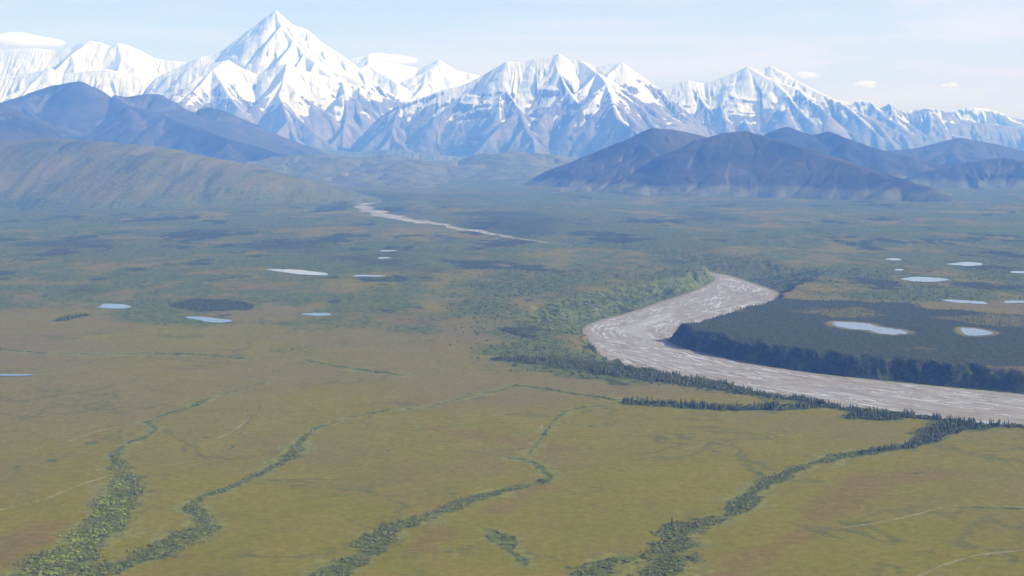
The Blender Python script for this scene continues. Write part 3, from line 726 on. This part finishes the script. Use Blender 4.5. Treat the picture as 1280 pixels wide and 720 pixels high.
def sample_box(n, u0, u1, v0, v1):
    """random points on the plain, spread evenly over the ground between two distances"""
    ya, yb = on_plane(640, v1)[1], on_plane(640, v0)[1]
    y = np.sqrt(rng.uniform(ya ** 2, yb ** 2, n)); x = rng.uniform((u0 - 640) / F, (u1 - 640) / F, n) * y * 1.02
    return x, y
trees = []      # x, y, z, height, stand
def keep_trees(x, y, prob, hmin, hmax, stand):
    m = rng.random(len(x)) < prob
    x, y = x[m], y[m]; sd = river_sd(x, y); m = sd > 6; x, y, sd = x[m], y[m], sd[m]
    lake = np.zeros(len(x), bool)
    for P, c, r_, lab in lake_polys: lake |= in_poly(x, y, c + (P - c) * 1.08)
    x, y, sd = x[~lake], y[~lake], sd[~lake]
    z = ground_z(x, y, sd); h = hmin + (hmax - hmin) * rng.random(len(x)) ** 1.7
    trees.append((x, y, z, h, np.full(len(x), stand)))
def in_strip(x, y, st):
    d, s, sg, T = poly_dist(x, y, st[0]); i = np.clip(T.astype(int), 0, len(st[1]) - 2); f = T - i
    return sstep((d + fbm(x / 25, y / 25, 2, 5) * 8) / (st[1][i] * (1 - f) + st[1][i + 1] * f), 1.15, .5)
STAND_ID = {'grove': 1, 'mouth': 2, 'bend': 3, 'edge': 4, 'bank': 5, 'far': 0}
STEM = {'grove': 6, 'mouth': 8, 'bend': 9, 'edge': 9, 'bank': 9, 'far': 24}
for st, k in STANDS:
    P, w = st; mx = w.max() * 1.4
    x0, x1, y0, y1 = P[:, 0].min() - mx, P[:, 0].max() + mx, P[:, 1].min() - mx, P[:, 1].max() + mx
    n = int((x1 - x0) * (y1 - y0) / STEM[k])
    x, y = rng.uniform(x0, x1, n), rng.uniform(y0, y1, n)
    keep_trees(x, y, in_strip(x, y, st) * np.clip(.55 + 1.6 * fbm(x / 34, y / 34, 3, 15), 0, 1), 2.0, 11.0 if k != 'bank' else 9.5, STAND_ID[k])
lone = np.array([on_plane(u, v) for u, v in [(840, 656)]])
# the dark plateau and bluff
x, y = sample_box(70000, 820, 1420, 372, 500)
sd = river_sd(x, y); zz, pf = ground_z(x, y, sd, True); c = cover(x, y, sd, pf)
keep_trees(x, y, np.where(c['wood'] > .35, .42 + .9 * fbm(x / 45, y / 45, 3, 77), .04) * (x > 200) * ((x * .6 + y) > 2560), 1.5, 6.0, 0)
# scattered spruce over the brushland behind
x, y = sample_box(170000, -60, 1340, 296, 450)
sd = river_sd(x, y); zz, pf = ground_z(x, y, sd, True); c = cover(x, y, sd, pf)
clump = sstep(fbm(x / 45, y / 45, 3, 501), -.05, .45)
keep_trees(x, y, np.clip(c['wood'] * .38 + c['brush'] * .34 * clump, 0, 1) * (c['brush'] + c['wood'] > .3) * ~((x > 250) & (x * .6 + y < 3300) & (x*.6+y > 2560)), 2.0, 6.5, 0)
T = [np.concatenate(q) for q in zip(*trees)]
tu, tv = to_px(T[0], T[1], T[2])
vis = (tu > 2) & (tu < 1278) & (T[4] > 0) & (T[4] < 5)
size = np.where(vis, T[3] / T[1], 0)
# the grove, the creek mouth, the creek bend and the right-hand bank each contribute their tallest trees
pick = np.zeros(len(size), bool); order = np.argsort(-size)[:299]; pick[order[size[order] > 0]] = True
print('trees', len(size), 'picked', pick.sum(), [(k, int((pick & (T[4] == i)).sum())) for k, i in STAND_ID.items()])

def spruce_mesh(seed):
    g = np.random.default_rng(seed)
    V, Fc = [], []; tiers = 11; sides = 9
    for i in range(tiers):
        t = i / tiers; z0 = .07 + .9 * t; r0 = .155 * (1 - t) ** .85 * g.uniform(.75, 1.2) + .012
        b = len(V); a0 = g.uniform(0, 6)
        for k in range(sides):
            a = a0 + 2 * math.pi * k / sides; q = r0 * (g.uniform(.85, 1.25) if k % 2 else g.uniform(.35, .6))
            V.append((math.cos(a) * q, math.sin(a) * q, z0 - q * .35 + g.uniform(-.012, .012)))
        V.append((0, 0, min(1, z0 + .15)))
        for k in range(sides): Fc.append((b + k, b + (k + 1) % sides, b + sides))
    return mesh_from('spruce_crown', np.array(V), np.array(Fc), M_SPRUCE, smooth=False)
def trunk_mesh(seed):
    V, Fc = [], []; n = 6
    for z, r_ in ((-.03, .022), (.3, .015), (.9, .004)):
        for k in range(n): V.append((math.cos(k * math.pi / 3) * r_, math.sin(k * math.pi / 3) * r_, z))
    for l in range(2):
        for k in range(n): Fc.append((l * n + k, l * n + (k + 1) % n, (l + 1) * n + (k + 1) % n, (l + 1) * n + k))
    return mesh_from('spruce_trunk', np.array(V), np.array(Fc), M_BARK)
crowns = [spruce_mesh(600 + i) for i in range(5)]; trunks = [trunk_mesh(i) for i in range(2)]
TXT = {1: ('dark spruce in the long narrow grove on open tundra short of the river', 'spruces of the long narrow grove'),
       2: ('dark spruce in the riverside stand left of the creek mouth', 'spruces left of the creek mouth'),
       3: ('dark spruce lining the wooded bend of the creek below its mouth', 'spruces along the creek bend'),
       4: ('dark spruce on the river rim right of the creek mouth', 'spruces right of the creek mouth')}
proto = bpy.data.objects.new('spruce_tree', None); COL.objects.link(proto)
pt = link('trunk', trunks[0], proto); pc = link('crown', crowns[0], proto)
def plant_tree(i, x, y, z, h, lab, grp):
    if i == 0: o, t, c = proto, pt, pc
    else:
        o = proto.copy(); t = pt.copy(); c = pc.copy()
        for q in (o, t, c): COL.objects.link(q)
        t.parent = o; c.parent = o; t.data = trunks[i % 2]; c.data = crowns[i % 5]
    o.location = (x, y, z); o.rotation_euler = (rng.normal(0, .02), rng.normal(0, .02), rng.uniform(0, 6.28)); w = h * rng.uniform(.85, 1.3); o.scale = (w, w, h)
    tag(o, lab, 'tree', grp)
    if grp is None and 'group' in o: del o['group']
idx = np.nonzero(pick)[0]
lx, ly = lone[0]; plant_tree(0, lx, ly, float(ground_z(np.array([lx]), np.array([ly]))[0]) - .2, 8.5, 'lone dark spruce standing up out of the thicket on the right creek', None)
for n_, i in enumerate(idx): plant_tree(n_ + 1, T[0][i], T[1][i], T[2][i] - .2, T[3][i], *TXT[int(T[4][i])])
rest = ~pick
low_shapes = [cone_tree(3, 5, 700 + i) for i in range(6)]
scatter_mesh('spruce_forest', low_shapes, T[0][rest], T[1][rest], T[2][rest] - .2, T[3][rest] * rng.uniform(.9, 1.6, rest.sum()), T[3][rest], M_SPRUCE, 'dark spruce forest and scattered spruces over bluffs, plateau and brushland', 'forest')

# shrubs
SH = []   # x,y,z,size,creek index, bright
SWIDE = [st[1].max() for st in CREEKS.values()]
for ci, (k, st) in enumerate(CREEKS.items()):
    P, w = st; mx = w.max() * 1.6
    for a, b, wa, wb in zip(P[:-1], P[1:], w[:-1], w[1:]):
        L = math.dist(a, b); ww = max(wa, wb); dist = (a[1] + b[1]) / 2
        if dist > 3200: continue
        n = int(L * 3.4 * ww / 3.6)
        t = rng.random(n); o = rng.uniform(-1.7, 1.7, n) * ww
        ex, ey = (b - a) / (L + 1e-6)
        x = a[0] + (b[0] - a[0]) * t - ey * o; y = a[1] + (b[1] - a[1]) * t + ex * o
        p = strip_field(x, y, st, seed=ci) * sstep(ww, 2, 13); p = p * sstep(fbm(x / 26, y / 26, 3, 521) + .35 * (SWIDE[ci] > 15), -.05, .32)
        m = rng.random(n) < p * .9; x, y = x[m], y[m]
        SH.append((x, y, ci + 0 * x))
# sprinkled shrubs on the tundra round the creeks
n = 16000; x, y = sample_box(n, -30, 1310, 470, 735)
p = sstep(fbm(x / 120, y / 120, 4, 541), .05, .5) * .22 + .02 + np.max([strip_field(x, y, (q[0], q[1] * 2.5 + 3), seed=13) for q in LINES_BRUSH], 0) * .7
m = rng.random(n) < p; SH.append((x[m], y[m], 99 + 0 * x[m]))
SX, SY, SC = [np.concatenate(q) for q in zip(*SH)]
sd = river_sd(SX, SY); m = sd > 3; SX, SY, SC, sd = SX[m], SY[m], SC[m], sd[m]
SZ = ground_z(SX, SY, sd); SS = np.where(SC == 99, rng.uniform(.5, 1.1, len(SX)), 0.6 + 1.9 * rng.random(len(SX)) ** 2.6)
pl = plane_pts([(60, 712), (108, 674), (126, 648), (136, 620), (150, 598)], 0)
by = strip_field(SX, SY, (pl, np.array([22, 26, 21, 17, 11.])), seed=4) * sstep(fbm(SX / 22, SY / 22, 2, 551), -.25, .25)
bright = rng.random(len(SX)) < np.maximum(by * .9, .06)
su, sv = to_px(SX, SY, SZ)
size = np.where((su > 2) & (su < 1278) & (sv < 716) & (SC < 5), SS / SY, 0)
order = np.argsort(-size)[:300]; pick = np.zeros(len(SX), bool); pick[order] = True
print('shrubs', len(SX), [(k, int((pick & (SC == i)).sum()), int((pick & (SC == i) & bright).sum())) for i, k in enumerate(CREEKS)])
big = [mesh_from('willow_shrub', *shrub_shape(110, .17, 800 + i), M_SHRUB, smooth=False) for i in range(5)]
bigl = [mesh_from('willow_shrub', *shrub_shape(110, .17, 820 + i), M_SHRUB_LIGHT, smooth=False) for i in range(4)]
CT = ['broad thicket at bottom left', 'curving creek thicket right of the bottom-left one', 'brush line at bottom centre', 'sparse brush left of the bottom right thicket', 'wide thicket at bottom centre right']
sproto = link('willow_shrub', big[0]); first = True
for j, i in enumerate(np.nonzero(pick)[0]):
    if first: o = sproto; first = False
    else: o = sproto.copy(); COL.objects.link(o)
    o.data = (bigl[j % 4] if bright[i] else big[j % 5])
    o.location = (SX[i], SY[i], SZ[i] - .1); o.rotation_euler = (0, 0, rng.uniform(0, 6.28)); q = SS[i] * rng.uniform(1.0, 1.35); o.scale = (q, q, SS[i] * .85)
    k = int(SC[i]); a = 'large yellow-green willow bush' if bright[i] else 'large grey-green willow bush'
    tag(o, a + ' in the ' + CT[k], 'shrub', ('bright' if bright[i] else 'grey-green') + ' willow bushes in the ' + CT[k])
for br, mt, nm, lab in ((False, M_SHRUB, 'willow_thicket', 'small grey-green willow brush massed along the creeks and dotted over the tundra'), (True, M_SHRUB_LIGHT, 'bright_willow_thicket', 'small yellow-green willow brush massed in the creek thickets')):
    m = ~pick & (bright == br)
    scatter_mesh(nm, [shrub_shape(26, .30, 840 + i) for i in range(6)], SX[m], SY[m], SZ[m] - .1, SS[m] * 1.15, SS[m], mt, lab, 'undergrowth')
# leafy brush mixed in among the spruce stands
SB = []
for st, k in STANDS:
    P, w = st; mx = w.max() * 1.6
    x0, x1, y0, y1 = P[:, 0].min() - mx, P[:, 0].max() + mx, P[:, 1].min() - mx, P[:, 1].max() + mx
    q = int((x1 - x0) * (y1 - y0) / 11); x, y = rng.uniform(x0, x1, q), rng.uniform(y0, y1, q)
    m = rng.random(q) < in_strip(x, y, (P, w * 1.25)) * np.clip(.5 + 1.5 * fbm(x / 28, y / 28, 3, 571), 0, 1)
    SB.append((x[m], y[m]))
x, y = [np.concatenate(q) for q in zip(*SB)]; sd = river_sd(x, y); m = sd > 5; x, y, sd = x[m], y[m], sd[m]
z = ground_z(x, y, sd); s = 1.2 + 3.2 * rng.random(len(x)) ** 1.8
scatter_mesh('alder_brush', [shrub_shape(20, .34, 880 + i) for i in range(6)], x, y, z - .1, s * 1.1, s, M_SHRUB, 'leafy green alder brush mixed in among the spruce stands', 'undergrowth')
# brush over the river banks and the brushland near it
x, y = sample_box(60000, 560, 1330, 335, 500)
sd = river_sd(x, y); z, pf = ground_z(x, y, sd, True); c = cover(x, y, sd, pf)
m = (rng.random(len(x)) < np.clip(sstep(pf, .05, .3) * .9 + c['brush'] * .30, 0, 1) * sstep(fbm(x / 22, y / 22, 3, 561), -.3, .2)) & (sd > 5) & (pf < .97)
for P, c_, r_, lab in lake_polys: m &= ~in_poly(x, y, c_ + (P - c_) * 1.06)
s = rng.uniform(1.2, 3.0, m.sum())
scatter_mesh('bank_brush', [shrub_shape(16, .40, 860 + i) for i in range(6)], x[m], y[m], z[m] - .1, s * 1.2, s, M_BANK, 'green willow and alder brush covering the river banks and bluffs', 'undergrowth')

# ------------------------------------------------------------------ clouds beyond the range
def cloud_material():
    m, nt, out = new_mat('cloud_vapour'); n = N(nt)
    v = n.node('ShaderNodeVolumePrincipled'); v.inputs['Color'].default_value = (1, 1, 1, 1); v.inputs['Density'].default_value = .0045
    v.inputs['Density Attribute'].default_value = ''; v.inputs['Anisotropy'].default_value = 0; v.inputs['Absorption Color'].default_value = (1, 1, 1, 1)
    nt.links.new(v.outputs[0], out.inputs['Volume']); return m
M_CLOUD = cloud_material()
def cloud(u, v, wpx, hpx, Y, seed, label, lobes=9):
    import bmesh
    g = np.random.default_rng(seed); bm = bmesh.new()
    cx, cy, cz = at_depth(u, v, Y); k = Y / F
    for i in range(lobes * 3):
        t = g.uniform(-1, 1); env = (1 - t * t) ** .7
        rx = wpx * k * g.uniform(.07, .15) * (.45 + env); rz = min(rx * .8, hpx * k * g.uniform(.22, .42) * (.35 + env))
        b = bmesh.ops.create_icosphere(bm, subdivisions=3, radius=1)
        up = g.uniform(-.12, .30) * env * hpx * k; dy = g.uniform(-.15, .15) * wpx * k; cx_ = t * wpx * k * .44
        for w in b['verts']:
            w.co.x = w.co.x * rx + cx_; w.co.y = w.co.y * rx + dy; w.co.z = w.co.z * rz * (1.0 if w.co.z > 0 else .6) + up
    me = bpy.data.meshes.new('cloud'); bm.to_mesh(me); bm.free(); me.materials.append(M_CLOUD)
    o = link('cloud', me); o.location = (cx, cy, cz)
    rm = o.modifiers.new('fuse', 'REMESH'); rm.mode = 'VOXEL'; rm.voxel_size = hpx * k * .06
    tx = o.modifiers.new('lumps', 'DISPLACE'); t_ = bpy.data.textures.new('lumps', 'CLOUDS'); t_.noise_scale = hpx * k * .32; tx.texture = t_; tx.strength = hpx * k * .35; tx.mid_level = .5
    tag(o, label, 'cloud')
CY = 29500
cloud(1083, 107, 34, 11, CY, 1, 'small flat white cloud alone in the sky above the right mountain range')
cloud(1008, 96, 28, 14, CY, 2, 'small white cloud just right of the right snow mountain summit')
cloud(1187, 108, 24, 8, CY, 3, 'faintest small cloud, far right of the other two sky clouds')
cloud(14, 54, 132, 17, CY, 4, 'widest white cloud bank, resting on the far left snow ridge', 14)
cloud(480, 77, 84, 14, CY, 5, 'flat cloud strip just above the pale ridge right of the tallest mountain', 12)

# ------------------------------------------------------------------ haze: one even box of air
def haze_box(x0, x1, y0, y1, z0, z1, dens):
    V = np.array([(x, y, z) for x in (x0, x1) for y in (y0, y1) for z in (z0, z1)])
    Fc = np.array([(0, 1, 3, 2), (4, 6, 7, 5), (0, 4, 5, 1), (2, 3, 7, 6), (0, 2, 6, 4), (1, 5, 7, 3)])
    m, nt, out = new_mat('valley_air'); n = N(nt)
    v = n.node('ShaderNodeVolumePrincipled'); v.inputs['Color'].default_value = (.11, .31, 1, 1); v.inputs['Density'].default_value = dens
    v.inputs['Density Attribute'].default_value = ''; v.inputs['Anisotropy'].default_value = 0; v.inputs['Absorption Color'].default_value = (1, 1, 1, 1)
    nt.links.new(v.outputs[0], out.inputs['Volume'])
    return tag(link('haze', mesh_from('haze', V, Fc, m, smooth=False)), 'pale blue haze filling the air over the whole plain', 'haze', kind='stuff')
haze_box(-58500, 58500, -400, 27600, -90, 2600, 7.5e-5)

# ------------------------------------------------------------------ light and sky
SUN_EL, SUN_AZ = R(33), R(97)
w = bpy.data.worlds.new('World'); scene.world = w; w.use_nodes = True
nt = w.node_tree; nt.nodes.clear(); n = N(nt)
sky = n.node('ShaderNodeTexSky'); sky.sky_type = 'NISHITA'; sky.sun_disc = False; sky.sun_elevation = SUN_EL; sky.sun_rotation = SUN_AZ
sky.altitude = 600; sky.air_density = 1.0; sky.dust_density = 1.0; sky.ozone_density = 4.0
gc = n.node('ShaderNodeTexCoord').outputs['Generated']
cir = n.noise(n.scale(gc, 3.0, 3.0, 30), 1, 6, .6, 1.2)
sepx = n.node('ShaderNodeSeparateXYZ'); nt.links.new(gc, sepx.inputs[0])
side = n.ramp(sepx.outputs[0], -.25, .35)
low = n.ramp(sepx.outputs[2], .11, .02)
ci = n.math('MULTIPLY', n.math('ADD', .55, n.math('MULTIPLY', n.ramp(cir, .42, .66), .45)), n.math('ADD', n.math('ADD', .42, n.math('MULTIPLY', low, .25)), n.math('MULTIPLY', side, .35)))
colr = n.mix(ci, sky.outputs[0], (6.2, 6.0, 6.3))
tint = n.node('ShaderNodeMix', data_type='RGBA', blend_type='MULTIPLY'); tint.inputs[0].default_value = 1; n.put(tint.inputs[6], colr); n.put(tint.inputs[7], (1, .945, .99))
bg = n.node('ShaderNodeBackground'); n.put(bg.inputs[0], tint.outputs[2]); bg.inputs[1].default_value = .08
wo = n.node('ShaderNodeOutputWorld'); nt.links.new(bg.outputs[0], wo.inputs[0])
sl = bpy.data.lights.new('sun', 'SUN'); sl.energy = 4.9; sl.angle = R(.5); sl.color = (1, .96, .92)
so = bpy.data.objects.new('sun', sl); COL.objects.link(so); so.location = (8000, -2000, 6000)
from mathutils import Vector
d = Vector((math.cos(SUN_EL) * math.sin(SUN_AZ), math.cos(SUN_EL) * math.cos(SUN_AZ), math.sin(SUN_EL)))
so.rotation_euler = d.to_track_quat('Z', 'Y').to_euler()

cam = bpy.data.cameras.new('camera'); cam.sensor_width = 36; cam.lens = F * 36 / 1280; cam.clip_start = 1; cam.clip_end = 200000
co = bpy.data.objects.new('camera', cam); COL.objects.link(co); co.location = (0, 0, H); co.rotation_euler = (math.pi / 2 - PITCH, 0, 0)
scene.camera = co
scene.view_settings.view_transform = 'Standard'; scene.view_settings.look = 'None'; scene.view_settings.exposure = 0.75; scene.view_settings.gamma = 1
cy = scene.cycles
cy.use_denoising = True; cy.max_bounces = 12; cy.diffuse_bounces = 2; cy.glossy_bounces = 2; cy.volume_bounces = 10; cy.transparent_max_bounces = 12
scene.render.engine = 'CYCLES'
